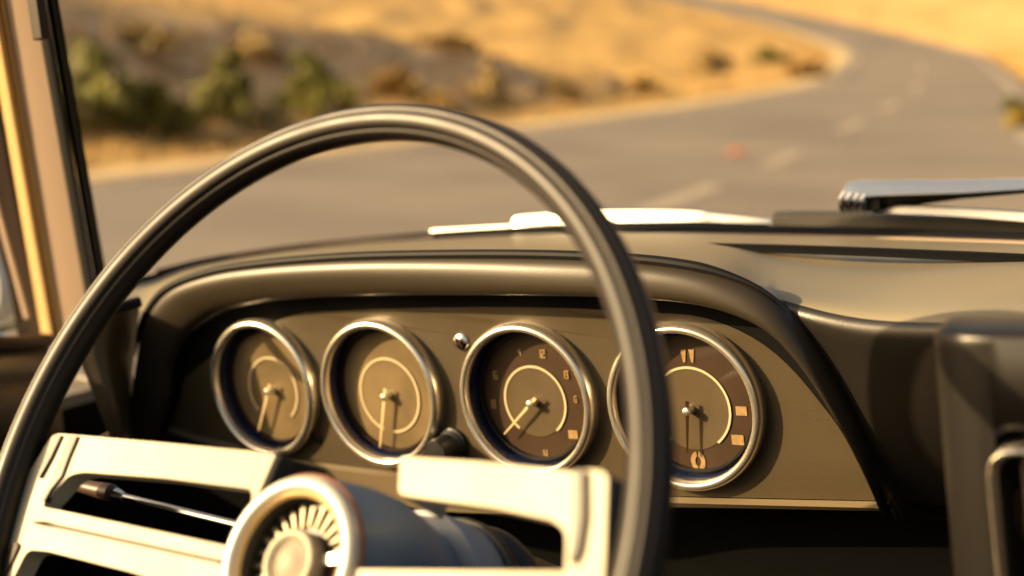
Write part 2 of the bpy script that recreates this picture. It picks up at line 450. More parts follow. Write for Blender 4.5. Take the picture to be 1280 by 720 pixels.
x, y = gpt(885, 44); bush('shrub', 'b', 'olive shrub left of the dark one inside the bend', 'shrub', x, y, 2.2, 1.4, 1.0, M['leaf_b'], seed=3, rot=.6)
x, y = gpt(1275, 19.6); bush('shrub', 'y', 'bright yellow green shrub at the right road edge', 'shrub', x, y, .9, .9, .62, M['leaf_y'], seed=9)
x, y = gpt(1262, 24.5); bush('shrub', 'g', 'small dark green shrub behind the yellow one at the right road edge', 'shrub', x, y, .8, .8, .5, M['leaf_g'], seed=9, rot=2)
for k, (px, z, s, lab) in enumerate([(1075, 99, 4, 'olive thicket left end of the row beyond the bend'), (1130, 97, 5, 'olive thicket second in the row beyond the bend'),
        (1190, 96, 5, 'olive thicket third in the row beyond the bend'), (1255, 93, 5.5, 'olive thicket at the right end of the row beyond the bend')]):
    x, y = gpt(px, z); bush('thicket', 'b', lab, 'thicket', x, y, s, 2.2, 1.6, M['leaf_b'], group='thickets in a row beyond the bend', rot=k*.2)

# dry grass of the verges: nobody could count it
rnd = random.Random(4); vs = []; fs = []
for k in range(26000):
    y = rnd.uniform(11, 60)
    side = rnd.random() < .62
    px = rnd.uniform(-60, 1100) if side else rnd.uniform(1000, 1420)
    x = (px-640)/F*y
    bi, dd, sd, _ = nearest(x, y)
    e = dd-(wl(bi) if sd > 0 else wr(bi)+.35)
    if e < 0.12 or (e > 2.4 and rnd.random() < .72): continue
    z = height(x, y); h = rnd.uniform(.05, .20)*(1 if e < 2 else 1.4)
    a = rnd.uniform(0, 6.28); dx, dy = math.cos(a)*.022, math.sin(a)*.022
    q = len(vs); lx, ly = rnd.uniform(-.06, .06), rnd.uniform(-.06, .06)
    vs += [(x-dx, y-dy, z-.02), (x+dx, y+dy, z-.02), (x+lx, y+ly, z+h)]; fs.append((q, q+1, q+2))
o = mesh_obj('grass', vs, fs, M['straw'], None, smooth_sh=False)
o['kind'] = 'stuff'; o['label'] = 'dry golden grass along both verges of the road'; o['category'] = 'grass'

# boulders on the bank
def boulder(seed, s):
    bm = bmesh.new(); bmesh.ops.create_icosphere(bm, subdivisions=3, radius=1)
    for v in bm.verts:
        k = 1+0.35*noise.noise(v.co*1.3+Vector((seed*7, 0, 0)))+.1*noise.noise(v.co*4)
        v.co = Vector((v.co.x*s*k, v.co.y*s*.8*k, v.co.z*s*.6*k))
    vv = [v.co.copy() for v in bm.verts]; ff = [tuple(q.index for q in fc.verts) for fc in bm.faces]; bm.free(); return vv, ff
for k, (px, z, s, lab) in enumerate([(245, 160, .16, 'tan boulder between the first two green shrubs'), (348, 128, .2, 'tan boulder just left of the round green shrub'),
        (450, 125, .22, 'pale boulder on the bank right of the round green shrub'), (668, 118, .26, 'brown boulder right of the last olive shrub'), (765, 110, .3, 'pinkish boulder near the right end of the bank')]):
    x, y = foot(px, z); v, f = boulder(k, s*.8)
    o = mesh_obj('boulder', v, f, M['rock'], None, sharp=60); o.location = (x, y, height(x, y)+s*.2)
    o['label'] = lab; o['category'] = 'rock'; o['group'] = 'boulders on the cut bank'

# small orange road reflector by the centre line
x, y = gpt(921, 14.9)
v, f = join([boxc(Vector((0, 0, .012)), Vector((.085, 0, 0)), Vector((0, .07, 0)), Vector((0, 0, .012))), boxc(Vector((0, 0, .030)), Vector((.06, 0, 0)), Vector((0, .045, 0)), Vector((0, 0, .010)))])
o = mesh_obj('road_reflector', v, f, M['orange'], None, bevel=.006); o.location = (x, y, .002)
o['label'] = 'small faded orange reflector stud on the asphalt beside the centre dashes'; o['category'] = 'road stud'

# ================================================================ CAR (car axes)
X = Vector((1, 0, 0)); Y = Vector((0, 1, 0)); Z = Vector((0, 0, 1))
GN = [(-0.7670, .0575), (-0.64171, .0574), (-0.50714, .0553), (-0.38461, .0551)]   # gauge centres and radii
def PX(x, vv=0.0, off=0.0): return Vector((x, PP.y, PP.z)) + PV*vv + PN*off

# ---------------- dashboard
D = Root('dashboard', 'long olive brown dashboard with an arched hood over four round gauges', 'dashboard', (-0.55, 0.72, -0.2))
# hood contour stations, clockwise from the lower left end: (outer pixel, outer offset, inner pixel, inner offset)
HS = [((150, 560), .052, (190, 560), .070), ((160, 512), .055, (208, 500), .070), ((168, 455), .057, (213, 455), .072), ((178, 405), .058, (232, 420), .073),
      ((205, 364), .058, (270, 392), .073), ((258, 341), .058, (330, 379), .074), ((330, 329), .058, (400, 373), .074),
      ((430, 321), .058, (480, 371), .074), ((540, 318), .058, (580, 371), .074), ((660, 318), .058, (680, 372), .074),
      ((770, 322), .058, (780, 375), .074), ((850, 330), .056, (860, 382), .074), ((910, 344), .052, (918, 397), .073), ((962, 368), .046, (962, 421), .070),
      ((1005, 408), .036, (1002, 464), .064), ((1042, 466), .026, (1036, 515), .056), ((1080, 540), .014, (1068, 572), .045), ((1112, 640), .004, (1104, 645), .030)]
N = 110
HD = 0.44
HS = [(a, b, c, d*(.60 if k < 5 else .60+.40*min(1, (k-4)/5))) for k, (a, b, c, d) in enumerate(HS)]
oo = smooth([onp(*a, b*HD) for a, b, c, d in HS], N); ii = smooth([onp(*c, d*HD) for a, b, c, d in HS], N)
LB = smooth([onp(*p, .002) for p in [(150, 560), (164, 532), (190, 512), (215, 490), (245, 466), (275, 442), (312, 416), (345, 399), (420, 393), (560, 391), (690, 391), (790, 395), (868, 400), (928, 422), (975, 456), (1020, 508), (1062, 565), (1106, 645)]], N)
rows = []
for k in range(N):
    o_, i_ = oo[k], ii[k]
    out = (o_-i_); out -= PN*out.dot(PN); L = out.length; out.normalize()
    rows.append([o_-PN*.010-out*.008, o_-PN*.005-out*.002, o_-PN*.001-out*.001, o_.lerp(i_, .10)+PN*.0035, o_.lerp(i_, .30)+PN*.0065, o_.lerp(i_, .70)+PN*.0045,
                 o_.lerp(i_, .93)+PN*.002, i_-PN*.004+out*.0003])
v, f = grid(rows)
hood = mesh_obj('gauge_hood', v, f, M['hood'], D, sub=1)
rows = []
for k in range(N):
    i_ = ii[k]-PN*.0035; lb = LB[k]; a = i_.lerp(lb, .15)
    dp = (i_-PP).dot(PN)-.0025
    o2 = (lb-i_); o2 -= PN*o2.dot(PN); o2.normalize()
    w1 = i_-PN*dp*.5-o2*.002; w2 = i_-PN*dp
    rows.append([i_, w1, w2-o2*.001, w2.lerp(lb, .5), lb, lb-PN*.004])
v, f = grid(rows); mesh_obj('hood_wall_shade', v, f, M['dark'], D, sub=1)  # inner hood wall; its flat floor paints the hood's shadow black
pip = [oo[k]+PN*.0005 for k in range(14, int(N*.80))]
v, f = tube(pip, [.0004+.0030*min(1, k/6, (len(pip)-1-k)/14) for k in range(len(pip))], 10)
mesh_obj('hood_piping', v, f, M['rubber'], D)

# instrument panel sheet with its ledge
pb = [(100, 560), (175, 527), (260, 548), (345, 569), (498, 590), (650, 607), (790, 619), (1112, 627)]
low = [onp(*p, .001) for p in pb]
top = [onp(*p, .001) for p in [(100, 330), (200, 330), (300, 330), (420, 330), (560, 330), (700, 330), (840, 330), (1130, 330)]]
holes = [[PX(gx, 0, .001)+(PU*math.cos(R(q*7.5))+PV*math.sin(R(q*7.5)))*gr*.93 for q in range(48)] for gx, gr in GN]
up_ = [p+(p-PX(-.55, -.06)).normalized()*.004 for p in LB[6:-2:2]]
v, f = plate(low[1:-1]+[onp(1104, 626, .001)]+up_[::-1], holes, -PN*.003)
mesh_obj('instrument_panel', v, f, M['panel'], D, sharp=20)
r0 = smooth([p+PN*.0005 for p in low], 60)
lw = [(100, 566), (175, 530), (260, 556), (345, 588), (498, 632), (650, 642), (790, 634), (1112, 639)]
r1 = [p+PN*.006-PV*.002 for p in r0]
r2 = smooth([onp(*p, .004) for p in lw], 60)
r3 = [p-PN*.03-PV*.004 for p in r2]
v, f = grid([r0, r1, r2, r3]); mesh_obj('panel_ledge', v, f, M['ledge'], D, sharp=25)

# top pad and right fascia, one sheet
far = [(120, 352, .765), (182, 351, .80), (260, 329, .87), (400, 309, .96), (600, 295, 1.0), (760, 291, 1.02), (900, 291, 1.03), (1000, 293, 1.03), (1150, 297, 1.03), (1300, 303, 1.03), (1480, 312, 1.02), (1800, 330, 1.0)]
near = [aty(120, 400, .66), onp(172, 392, .052*HD), onp(232, 354, .053*HD), onp(380, 327, .053*HD), onp(580, 320, .053*HD), onp(740, 322, .053*HD), onp(880, 339, .05*HD), onp(962, 370, .040*HD),
        aty(1085, 397, .672), aty(1300, 398, .625), aty(1480, 402, .615), aty(1800, 410, .61)]
d1 = [onp(1012, 420, .030*HD), aty(1105, 450, .690), aty(1300, 470, .66), aty(1480, 470, .68), aty(1800, 470, .68)]
d2 = [onp(1052, 490, .018*HD), aty(1120, 530, .70), aty(1300, 540, .70), aty(1480, 540, .70), aty(1800, 540, .7)]
d3 = [onp(1118, 650, -.004), aty(1150, 650, .745), aty(1300, 650, .75), aty(1480, 650, .75), aty(1800, 650, .75)]
rows = []
fr = [aty(*p) for p in far]
rows.append([p+Vector((0, .02, -.02)) for p in fr]); rows.append(fr)
for t, up in ((.10, .0015), (.3, .003), (.55, .004), (.8, .0035)):
    rows.append([a.lerp(b_, t)+Z*up for a, b_ in zip(fr, near)])
rows.append(near)
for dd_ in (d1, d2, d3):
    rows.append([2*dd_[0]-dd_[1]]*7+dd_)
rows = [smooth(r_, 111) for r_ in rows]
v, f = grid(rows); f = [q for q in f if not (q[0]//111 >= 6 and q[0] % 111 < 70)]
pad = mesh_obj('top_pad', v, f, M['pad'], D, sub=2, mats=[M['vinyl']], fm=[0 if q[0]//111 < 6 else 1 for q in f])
# long dark defroster slot and the raised strip at the glass
def strip(pxs, hgt, m, name, w_=.006, parent=None, label=None, lift=.003):
    c = smooth([aty(*p) for p in pxs], 60)
    rows = [[p+Y*w_+Z*(lift-.003) for p in c], [p+Y*w_*.6+Z*(lift+hgt) for p in c], [p-Y*w_*.6+Z*(lift+hgt) for p in c], [p-Y*w_+Z*(lift-.003) for p in c]]
    v, f = grid(rows); return mesh_obj(name, v, f, m, D, parent=parent, sharp=50, label=label)
strip([(745, 312, .86), (850, 313, .86), (1000, 317, .86), (1150, 323, .86), (1300, 330, .86), (1480, 340, .86)], .0012, M['dark'], 'defroster_slot', .010, lift=.0042)
strip([(200, 341, .86), (270, 325, .90), (400, 307, .95), (520, 300, .97), (545, 299, .97)], .001, M['brown'], 'pad_seam', .006, lift=.003)
# left end of the dash, below the pad
LF = [[aty(100, 392, .64), aty(140, 384, .66), onp(176, 384, .054*HD)], [aty(92, 400, .635), aty(135, 393, .652), onp(173, 394, .052*HD)], [aty(90, 430, .63), aty(132, 432, .65), onp(170, 430, .05*HD)],
      [aty(112, 480, .635), aty(140, 470, .65), onp(165, 470, .05*HD)], [aty(130, 530, .64), aty(150, 512, .65), onp(164, 510, .05*HD)], [aty(150, 575, .65), aty(160, 560, .66), onp(170, 545, .05*HD)]]
v, f = grid([smooth(r_, 12) for r_ in LF]); mesh_obj('end_panel', v, f, M['panel'], D, sub=1)
c = smooth([aty(120, 390, .625), aty(135, 388, .635), aty(175, 377, .66)], 20)
v, f = tube(c, .0045, 8); mesh_obj('pad_piping', v, f, M['rubber'], D)
# lower dash, its shade put into a near black colour
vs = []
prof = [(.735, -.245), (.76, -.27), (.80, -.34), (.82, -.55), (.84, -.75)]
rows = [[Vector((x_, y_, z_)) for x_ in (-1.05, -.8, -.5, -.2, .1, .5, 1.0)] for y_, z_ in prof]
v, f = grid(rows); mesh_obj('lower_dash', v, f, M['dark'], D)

# console block on the right with the radio
def blk(x0, x1, z0, z1, r_, k=6, y=.52, bulge=0):
    pts = [Vector((x0, y, z0)), Vector((x0, y, z1)), Vector((x1, y, z1)), Vector((x1, y, z0))]
    return rounded(pts, r_, k)
tl = aty(1163, 411, .54)
def cst(x0, z1, x1, z0, y, rr, k=8):
    return rounded([Vector((x0+.012, y, z0)), Vector((x0, y, z1)), Vector((x1, y, z1)), Vector((x1, y, z0))], rr, k)
x0, z1 = aty(1165, 411, .565).x, aty(1165, 409, .548).z
rings = []
for inset, yy in [(0, .622), (0, .575), (.0012, .562), (.005, .552), (.011, .5455), (.019, .5415), (.030, .540)]:
    rings.append(cst(x0+inset, z1-inset*.12-(.011 if yy > .6 else 0), .42-inset, -.62+inset, yy, [.03, max(.006, .010-inset*.2), .02, .03]))
hx0, hz1 = aty(1228, 536, .54).x, aty(1240, 534, .54).z
for inset, yy in [(-.002, .5405), (.001, .5425), (.003, .548), (.004, .585)]:
    rings.append(cst(hx0+inset, hz1-inset, .36-inset, -.55+inset, yy, [.02, .012, .012, .02]))
n_ = len(rings[0]); rows = [r_+[r_[0]] for r_ in rings]
v, f = grid(rows)
mesh_obj('console_block', v, f, M['vinyl'], D, sharp=60)
# radio
RD = mesh_obj('radio', *boxc(Vector((.115, .592, hz1-.155)), X*.24, Y*.008, Z*.155), M['black'], D)
fx0, fz1 = aty(1234, 553, .55).x, aty(1250, 551, .55).z
def frame(x0, z1, x1, z0, y, w_, d_, rr, m, name, parent):
    rg = []
    for ins, yy in [(0, y+d_), (0, y+.002), (.0012, y), (w_*.5, y-.0008), (w_-.001, y), (w_, y+.002), (w_, y+d_)]:
        r_ = cst(x0+ins, z1-ins, x1-ins, z0+ins, yy, [rr, rr, rr, rr], 6); rg.append(r_+[r_[0]])
    v, f = grid(rg); return mesh_obj(name, v, f, m, D, parent=parent)
frame(fx0, fz1, .33, -.50, .5405, .0040, .03, .012, M['bezel'], 'bezel', RD)
frame(fx0+.0095, fz1-.0085, .32, -.49, .562, .0016, .02, .008, M['steel'], 'inner_frame', RD)
v, f = boxc(Vector((.12, .578, hz1-.155)), X*.205, Y*.003, Z*.140)
mesh_obj('face_plate', v, f, M['black'], D, parent=RD)
for px_ in (1271, 1292, 1313):
    a = aty(px_, 612, .568); b_ = aty(px_-3, 800, .568)
    v, f = tube([a, b_], [.0013, .0013], 8); mesh_obj('slat', v, f, M['chrome'], D, parent=RD)

# gauges: parts of the dashboard
def arc_ring(c, r0, r1, a0, a1, n, h, dep=.0006):
    out = []
    rows = []
    for k in range(n+1):
        a = R(a0+(a1-a0)*k/n); e = PU*math.cos(a)+PV*math.sin(a)
        rows.append([c+e*r0+PN*h, c+e*r0+PN*(h+dep), c+e*r1+PN*(h+dep), c+e*r1+PN*h])
    return grid(rows)
def mark(c, a, r, w_, hh, h, skew=0):
    e = PU*math.cos(R(a))+PV*math.sin(R(a)); t = PU*-math.sin(R(a))+PV*math.cos(R(a))
    p = c+e*r+PN*(h+.0003)
    return p, e, t
def glyph(c, kind, a, r, s, h, upright=True):
    p, e, t = mark(c, a, r, s, s, h)
    U, Vv = (PU, PV) if upright else (t, e)
    B = []
    if kind == 'sq': B = [((0, 0), (.8, .62))]
    elif kind == 'W': 
        V_ = []; F_ = []
        for sx_ in (-1, 1):
            q = [(-.42, .9), (.42, .9), (.16, -.9), (-.16, -.9)]; k = len(V_)
            for dep in (0, .0004):
                V_ += [p+U*((x_+sx_*.62)*s)+Vv*(y_*s)+PN*dep for x_, y_ in q]
            F_ += [(k, k+1, k+2, k+3), (k+4, k+7, k+6, k+5)]+[(k+i, k+(i+1) % 4, k+4+(i+1) % 4, k+4+i) for i in range(4)]
        return V_, F_
    elif kind == 'o':
        V_ = []; F_ = []
        for sx_ in (-1, 1):
            ang = [R(100+160*i/8) if sx_ < 0 else R(80-160*i/8) for i in range(9)]
            ro = [p+U*(math.cos(q)*.95*s)+Vv*(math.sin(q)*1.2*s) for q in ang]
            ri = [p+U*(math.cos(q)*.38*s)+Vv*(math.sin(q)*.60*s) for q in ang]
            k = len(V_); vv_, ff_ = grid([ro, ri, [x_+PN*.0004 for x_ in ri], [x_+PN*.0004 for x_ in ro], ro])
            V_ += vv_; F_ += [tuple(i+k for i in x_) for x_ in ff_]
        return V_, F_
    elif kind == 'n2': B = [((-.55, 0), (.16, .9)), ((.2, .75), (.4, .15)), ((.2, 0), (.4, .15)), ((.2, -.75), (.4, .15)), ((.5, .4), (.13, .4)), ((-.08, -.38), (.13, .4))]
    elif kind == 'n4': B = [((.25, 0), (.15, .9)), ((-.35, .4), (.14, .5)), ((-.05, 0), (.45, .14))]
    elif kind == 'n8': B = [((0, .8), (.5, .14)), ((0, 0), (.4, .14)), ((0, -.8), (.5, .14)), ((-.42, .4), (.14, .4)), ((.42, .4), (.14, .4)), ((-.45, -.4), (.14, .4)), ((.45, -.4), (.14, .4))]
    elif kind == 'n6': B = [((0, .8), (.4, .14)), ((0, 0), (.4, .14)), ((0, -.8), (.4, .14)), ((-.42, 0), (.14, .8)), ((.42, -.4), (.14, .4))]
    parts = []
    for i, ((cx, cy), (wx, wy)) in enumerate(B):
        parts.append(boxc(p+U*cx*s+Vv*cy*s+PN*(.0001*i), U*wx*s, Vv*wy*s, PN*.0003))
    return join(parts)
def gauge(k, name, label, dial_m, inner_m, needle_ang, glyphs, ring=(235, -55), ringr=.44, ticks=True, needle_m='needle', second=None, nl=.62):
    cx, r = GN[k]; c = PX(cx, 0, .0015); c0 = c
    H = .0105                                   # how far the bezel stands off the panel
    prof = [(r*1.0, -.001), (r*1.01, H*.45), (r*1.0, H*.72), (r*.98, H*.90), (r*.955, H), (r*.92, H*1.0), (r*.90, H*.90), (r*.89, H*.72), (r*.885, H*.5)]
    v, f = lathe(c, PU, PV, PN, prof, 96)
    bz = mesh_obj('bezel', v, f, M['bezel'], D, sharp=60)
    # gauge can: the part itself
    can = [(r*.885, H*.55), (r*.88, H*.4), (r*.87, -.005), (r*.86, -.0065)]
    v, f = lathe(c, PU, PV, PN, can, 96)
    g_ = mesh_obj(name, v, f, M['navy'], D, label=label)
    bz.parent = g_
    fl = -.006
    v, f = lathe(c, PU, PV, PN, [(r*.86, fl-.001), (r*.86, fl), (r*.6, fl), (r*.3, fl), (.0001, fl)], 96)
    mesh_obj('dial', v, f, M[dial_m], D, parent=g_)
    v, f = lathe(c, PU, PV, PN, [(r*.835, fl), (r*.83, fl+.003), (r*.80, fl+.003), (r*.795, fl)], 96)
    mesh_obj('dial_rim', v, f, M['black'] if dial_m == 'dial' else M['brown'], D, parent=g_)
    if inner_m:
        c = c0-PV*r*.07
        v, f = lathe(c, PU, PV, PN, [(r*ringr, fl), (r*ringr*.995, fl+.0005), (.0001, fl+.0006)], 96)
        mesh_obj('dial_centre', v, f, M[inner_m], D, parent=g_)
    c = c0-PV*r*.07
    v, f = arc_ring(c, r*(ringr-.014), r*(ringr+(.016 if dial_m == 'dial_l' else .014)), ring[0], ring[1], 80, fl+.0004)
    mesh_obj('dial_ring', v, f, M['cream'], D, parent=g_)
    if glyphs:
        v, f = join([glyph(c, kd, a, r*rr, r*s, fl) for kd, a, rr, s in glyphs])
        mesh_obj('dial_marks', v, f, M['mark'], D, parent=g_, sharp=30)
    def ndl(ang, ln, w0, h, tail=.12):
        e = PU*math.cos(R(ang))+PV*math.sin(R(ang)); t = PN.cross(e)
        a0 = c+PN*h-e*r*tail; a1 = c+PN*h+e*r*ln
        pts = [a0+t*w0, a1+t*w0*.35, a1+e*.0008, a1-t*w0*.35, a0-t*w0]
        return plate(pts, [], PN*.0008)
    v, f = ndl(needle_ang, nl, .0015 if dial_m == 'dial_l' else .0012, fl+.006)
    mesh_obj('needle', v, f, M[needle_m], D, parent=g_)
    if second is not None:
        v, f = ndl(second, .5, .0011, fl+.0045); mesh_obj('needle', v, f, M['black'], D, parent=g_)
    v, f = lathe(c, PU, PV, PN, [(r*.052, fl), (r*.052, fl+.007), (r*.045, fl+.0085), (r*.02, fl+.009), (.0001, fl+.009)], 24)
    mesh_obj('needle_cap', v, f, M['steel'], D, parent=g_)
    v, f = lathe(c0, PU, PV, PN, [(r*.905, H*.5), (r*.6, H*.5+.0004), (r*.3, H*.5+.0007), (.0001, H*.5+.0008)], 48)
    mesh_obj('lens', v, f, M['glass'], D, parent=g_)
    return g_
def img_ang(k, px, py):
    p = onp(px, py, -.010); c = PX(GN[k][0], 0, -.010); d = p-c
    return math.degrees(math.atan2(d.dot(PV), d.dot(PU)))
gauge(0, 'gauge', 'smallest looking, leftmost round gauge with a glare-paled dial', 'dial_l', None, -118, None, ring=(222, -52), ringr=.47, nl=.66)
gauge(1, 'gauge', 'second round gauge from the left with a dial paled by glare', 'dial_l', 'dial_l', -106, None, ring=(250, -92), ringr=.50, nl=.72)
gauge(2, 'gauge', 'third round gauge from the left with two needles and amber numerals', 'dial', 'dial_in', -138,
      [('n2', 72, .66, .060), ('n4', 103, .66, .045), ('n8', 35, .64, .055), ('n6', 5, .62, .045), ('sq', -38, .66, .085), ('n6', 150, .66, .06), ('n8', 185, .66, .06), ('n4', -84, .70, .07)],
      ring=(232, -52), ringr=.46)
gauge(3, 'gauge', 'rightmost round gauge, partly behind the wheel rim, with a dark needle pointing down', 'dial', 'dial_in', -96,
      [('W', 88, .64, .085), ('sq', 0, .64, .085), ('sq', -32, .66, .095), ('o', -88, .64, .10), ('sq', 180, .64, .08), ('sq', 148, .66, .08)],
      ring=(232, -52), ringr=.50, needle_m='brown', nl=.50)

# screws and the small knob in the panel
def screw(px, py, rad, m, slotm):
    c = onp(px, py, .001)
    v, f = lathe(c, PU, PV, PN, [(rad, 0), (rad, .0012), (rad*.75, .0026), (rad*.3, .0031), (.0001, .0032)], 28)
    s_ = mesh_obj('screw', v, f, m, D)
    v, f = join([boxc(c+PN*.0030, (PU*.8+PV*.6)*rad*.62, (PV*.8-PU*.6)*rad*.12, PN*.0006), boxc(c+PN*.0031, (PV*.8-PU*.6)*rad*.62, (PU*.8+PV*.6)*rad*.12, PN*.0006)])
    mesh_obj('screw_slot', v, f, slotm, D, parent=s_)
screw(577, 427, .0066, M['chrome'], M['brown'])
screw(397, 547, .0052, M['brown'], M['dark'])
c = onp(566, 556, .002)
v, f = lathe(c, PU, PV, PN, [(.012, 0), (.012, .004), (.0100, .006), (.0098, .020), (.0090, .022), (.0001, .0225)], 32)
kb = mesh_obj('switch_knob', v, f, M['black'], D)
v, f = lathe(c, PU, PV, PN, [(.0135, 0), (.0135, .0022), (.012, .003)], 32)
mesh_obj('knob_collar', v, f, M['black'], D, parent=kb)

# ---------------- steering wheel
SW = Root('steering_wheel', 'thin rimmed black steering wheel with cream alloy spokes and a round centre badge', 'steering wheel', WCN)
rows = []; NS = 200; NP = 80
for k in range(NS+1):
    a = 2*math.pi*k/NS; e = WU*math.cos(a)+WV*math.sin(a); c = WCN+e*(WR-.0005)
    row = []
    for j in range(NP+1):
        q = 2*math.pi*j/NP
        # q = 0 outward, 90 degrees towards the driver
        d = math.degrees(q) % 360
        rr = 1.0
        for g0, wd, dp in ((22, 5, .12), (48, 5, .16), (76, 5, .16), (140, 6, .12)):
            rr -= dp*math.exp(-((d-g0)/wd)**2)
        row.append(c+e*math.cos(q)*.0090*rr+WN*math.sin(q)*.0097*rr)
    rows.append(row)
v, f = grid(rows); mesh_obj('rim', v, f, M['rim'], SW, sharp=180)

def LW(px, py):       # left spoke: dished towards the hub
    t = max(-.3, min(1.1, (px-60)/285.0)); return onw(px, py, lerp(-.003, -.020, t))
def RWp(px, py):
    t = max(-.2, min(1.1, (px-500)/257.0)); return onw(px, py, lerp(-.019, -.003, t))
TH = -WN*.011
outer = rounded([LW(*p) for p in [(66, 541), (200, 553), (345, 567), (325, 612), (287, 688), (262, 770), (250, 900), (-60, 900), (-38, 760), (0, 652)]], [.006, 0, .002, .002, .002, 0, 0, 0, 0, .004], 4)
h1 = rounded([LW(*p) for p in [(86, 594), (104, 590), (200, 597), (316, 611), (313, 641), (286, 683), (170, 658), (51, 633)]], [.004, .004, 0, .004, .003, .002, 0, .004], 4)
h2 = rounded([LW(*p) for p in [(34, 687), (60, 689), (160, 714), (272, 748), (255, 830), (-8, 830), (8, 740)]], [.005, .003, 0, .003, .004, .004, .004], 4)
v, f = plate(outer, [h1, h2], TH)
spL = mesh_obj('spoke', v, f, M['spoke'], SW, bevel=.0016)
def inlay(pts, parent, fn, m='black', lift=.0014):
    q = [fn(*p)+WN*lift for p in pts]; v, f = plate(q, [], -WN*.004); mesh_obj('groove', v, f, M[m], SW, parent=parent, smooth_sh=False)
inlay([(44, 652), (58, 652), (75, 656), (277, 700), (276, 705), (75, 661), (58, 658), (44, 655)], spL, LW, 'brown')
inlay([(70, 544), (79, 545), (66, 572), (51, 598), (52, 590)], spL, LW)
inlay([(89, 545), (99, 546), (88, 572), (79, 596), (66, 612), (57, 628), (54, 626), (70, 592)], spL, LW)
inlay([(18, 680), (24, 679), (25, 684), (8, 722), (-2, 745), (-6, 742), (6, 705)], spL, LW, 'brown')
outer = rounded([RWp(*p) for p in [(500, 570), (600, 577), (718, 590), (738, 586), (760, 590), (756, 700), (745, 860), (440, 860), (440, 711), (600, 713), (706, 714), (708, 664), (690, 650), (620, 635), (513, 621), (498, 617)]],
                [.003, 0, .001, .003, .004, 0, 0, 0, 0, 0, .001, .004, .003, 0, .002, .002], 4)
v, f = plate(outer, [], TH)
spR = mesh_obj('spoke', v, f, M['spoke'], SW, bevel=.0016)
inlay([(722, 590), (733, 590), (733, 650), (727, 690), (719, 706), (716, 704), (720, 660)], spR, RWp, lift=.003)
# spoke ends bend away to the rim
for pts, fn in (([(757, 592), (786, 604), (788, 770), (752, 770)], RWp),):
    q = [fn(*pts[0])-WN*.0015, onw(pts[1][0], pts[1][1], -.014), onw(pts[2][0], pts[2][1], -.014), fn(*pts[3])-WN*.0015]
    v, f = plate(q, [], -WN*.006); mesh_obj('spoke_root', v, f, M['black'], SW, bevel=.001)
q = [LW(66, 545)-WN*.004, LW(-10, 660)-WN*.004, onw(-40, 665, -.010), onw(30, 548, -.010)]
v, f = plate(q, [], -WN*.004); mesh_obj('spoke_root', v, f, M['black'], SW, bevel=.001)
# dark brackets from the bars back to the boss
q = [LW(347, 568)-WN*.003, onw(402, 586, -.052), onw(380, 640, -.052), LW(327, 612)-WN*.003]
v, f = plate(q, [], -WN*.004); mesh_obj('spoke_bracket', v, f, M['black'], SW, bevel=.001)
q = [RWp(499, 571)-WN*.003, RWp(499, 619)-WN*.003, onw(548, 648, -.060), onw(560, 606, -.060)]
v, f = plate(q, [], -WN*.004); mesh_obj('spoke_bracket', v, f, M['spoke'], SW, bevel=.001)
# boss: shroud, ring, badge
HC = WCN+WU*.0035+WV*(-.0215)-WN*.020
v, f = lathe(HC, WU, WV, WN, [(.0395, -.001), (.0405, -.006), (.0425, -.018), (.0440, -.034), (.0435, -.050), (.0405, -.066), (.037, -.078), (.036, -.084)], 72)
boss = mesh_obj('boss', v, f, M['horn'], SW, sharp=60)
v, f = lathe(HC, WU, WV, WN, [(.0395, -.002), (.0395, .002), (.0385, .0042), (.0360, .0055), (.0335, .0050), (.0318, .0030), (.0310, .0005)], 96)
mesh_obj('boss_ring', v, f, M['hub_ring'], SW, sharp=60)
v, f = lathe(HC, WU, WV, WN, [(.0408, -.0022), (.0412, -.0005), (.0400, .0006), (.0392, .0004)], 96)
mesh_obj('red_pinstripe', v, f, mat('rust_line', (.22, .09, .05), .4), SW, sharp=60)
v, f = lathe(HC, WU, WV, WN, [(.0312, .0010), (.0300, .0014), (.0290, -.0005), (.0285, -.0080), (.0001, -.0082)], 96)
bd = mesh_obj('badge', v, f, M['black'], SW, sharp=40)
v, f = lathe(HC, WU, WV, WN, [(.0316, .0020), (.0309, .0028), (.0300, .0022), (.0296, .0004)], 96)
mesh_obj('badge_ring', v, f, M['gold'], SW, parent=bd, sharp=60)
parts = []
for k in range(16):
    a = 24+k*(200-24)/13
    if a > 372: break
    if 300 < a < 378: continue
    e = WU*math.cos(R(a))+WV*math.sin(R(a)); t = WN.cross(e)
    rm = .0222 if k % 2 else .0226; hl = .0046 if k % 2 else .0055
    c = HC+e*rm-WN*.0060
    p4 = [c-e*hl-t*.0006, c+e*hl-t*.0012, c+e*hl+t*.0012, c-e*hl+t*.0006]
    parts.append(plate(p4, [], -WN*.0025))
v, f = join(parts); mesh_obj('badge_rays', v, f, M['ray'], SW, parent=bd, smooth_sh=False)
e0, e1 = R(-62), R(8)
rows = []
for k in range(13):
    a = e0+(e1-e0)*k/12; e = WU*math.cos(a)+WV*math.sin(a); rows.append([HC+e*.014-WN*.0070, HC+e*.026-WN*.0070, HC+e*.026-WN*.0090, HC+e*.014-WN*.0090])
v, f = grid(rows); mesh_obj('badge_field', v, f, M['maroon'], SW, parent=bd, sharp=30)
e = WU*math.cos(R(14))+WV*math.sin(R(14)); t = WN.cross(e)
v, f = plate([HC+e*.010-t*.0022-WN*.0035, HC+e*.0275-t*.0026-WN*.0035, HC+e*.0275+t*.0016-WN*.0035, HC+e*.010+t*.0022-WN*.0035], [], -WN*.003)
mesh_obj('badge_bar', v, f, M['steel'], SW, parent=bd, bevel=.0004)
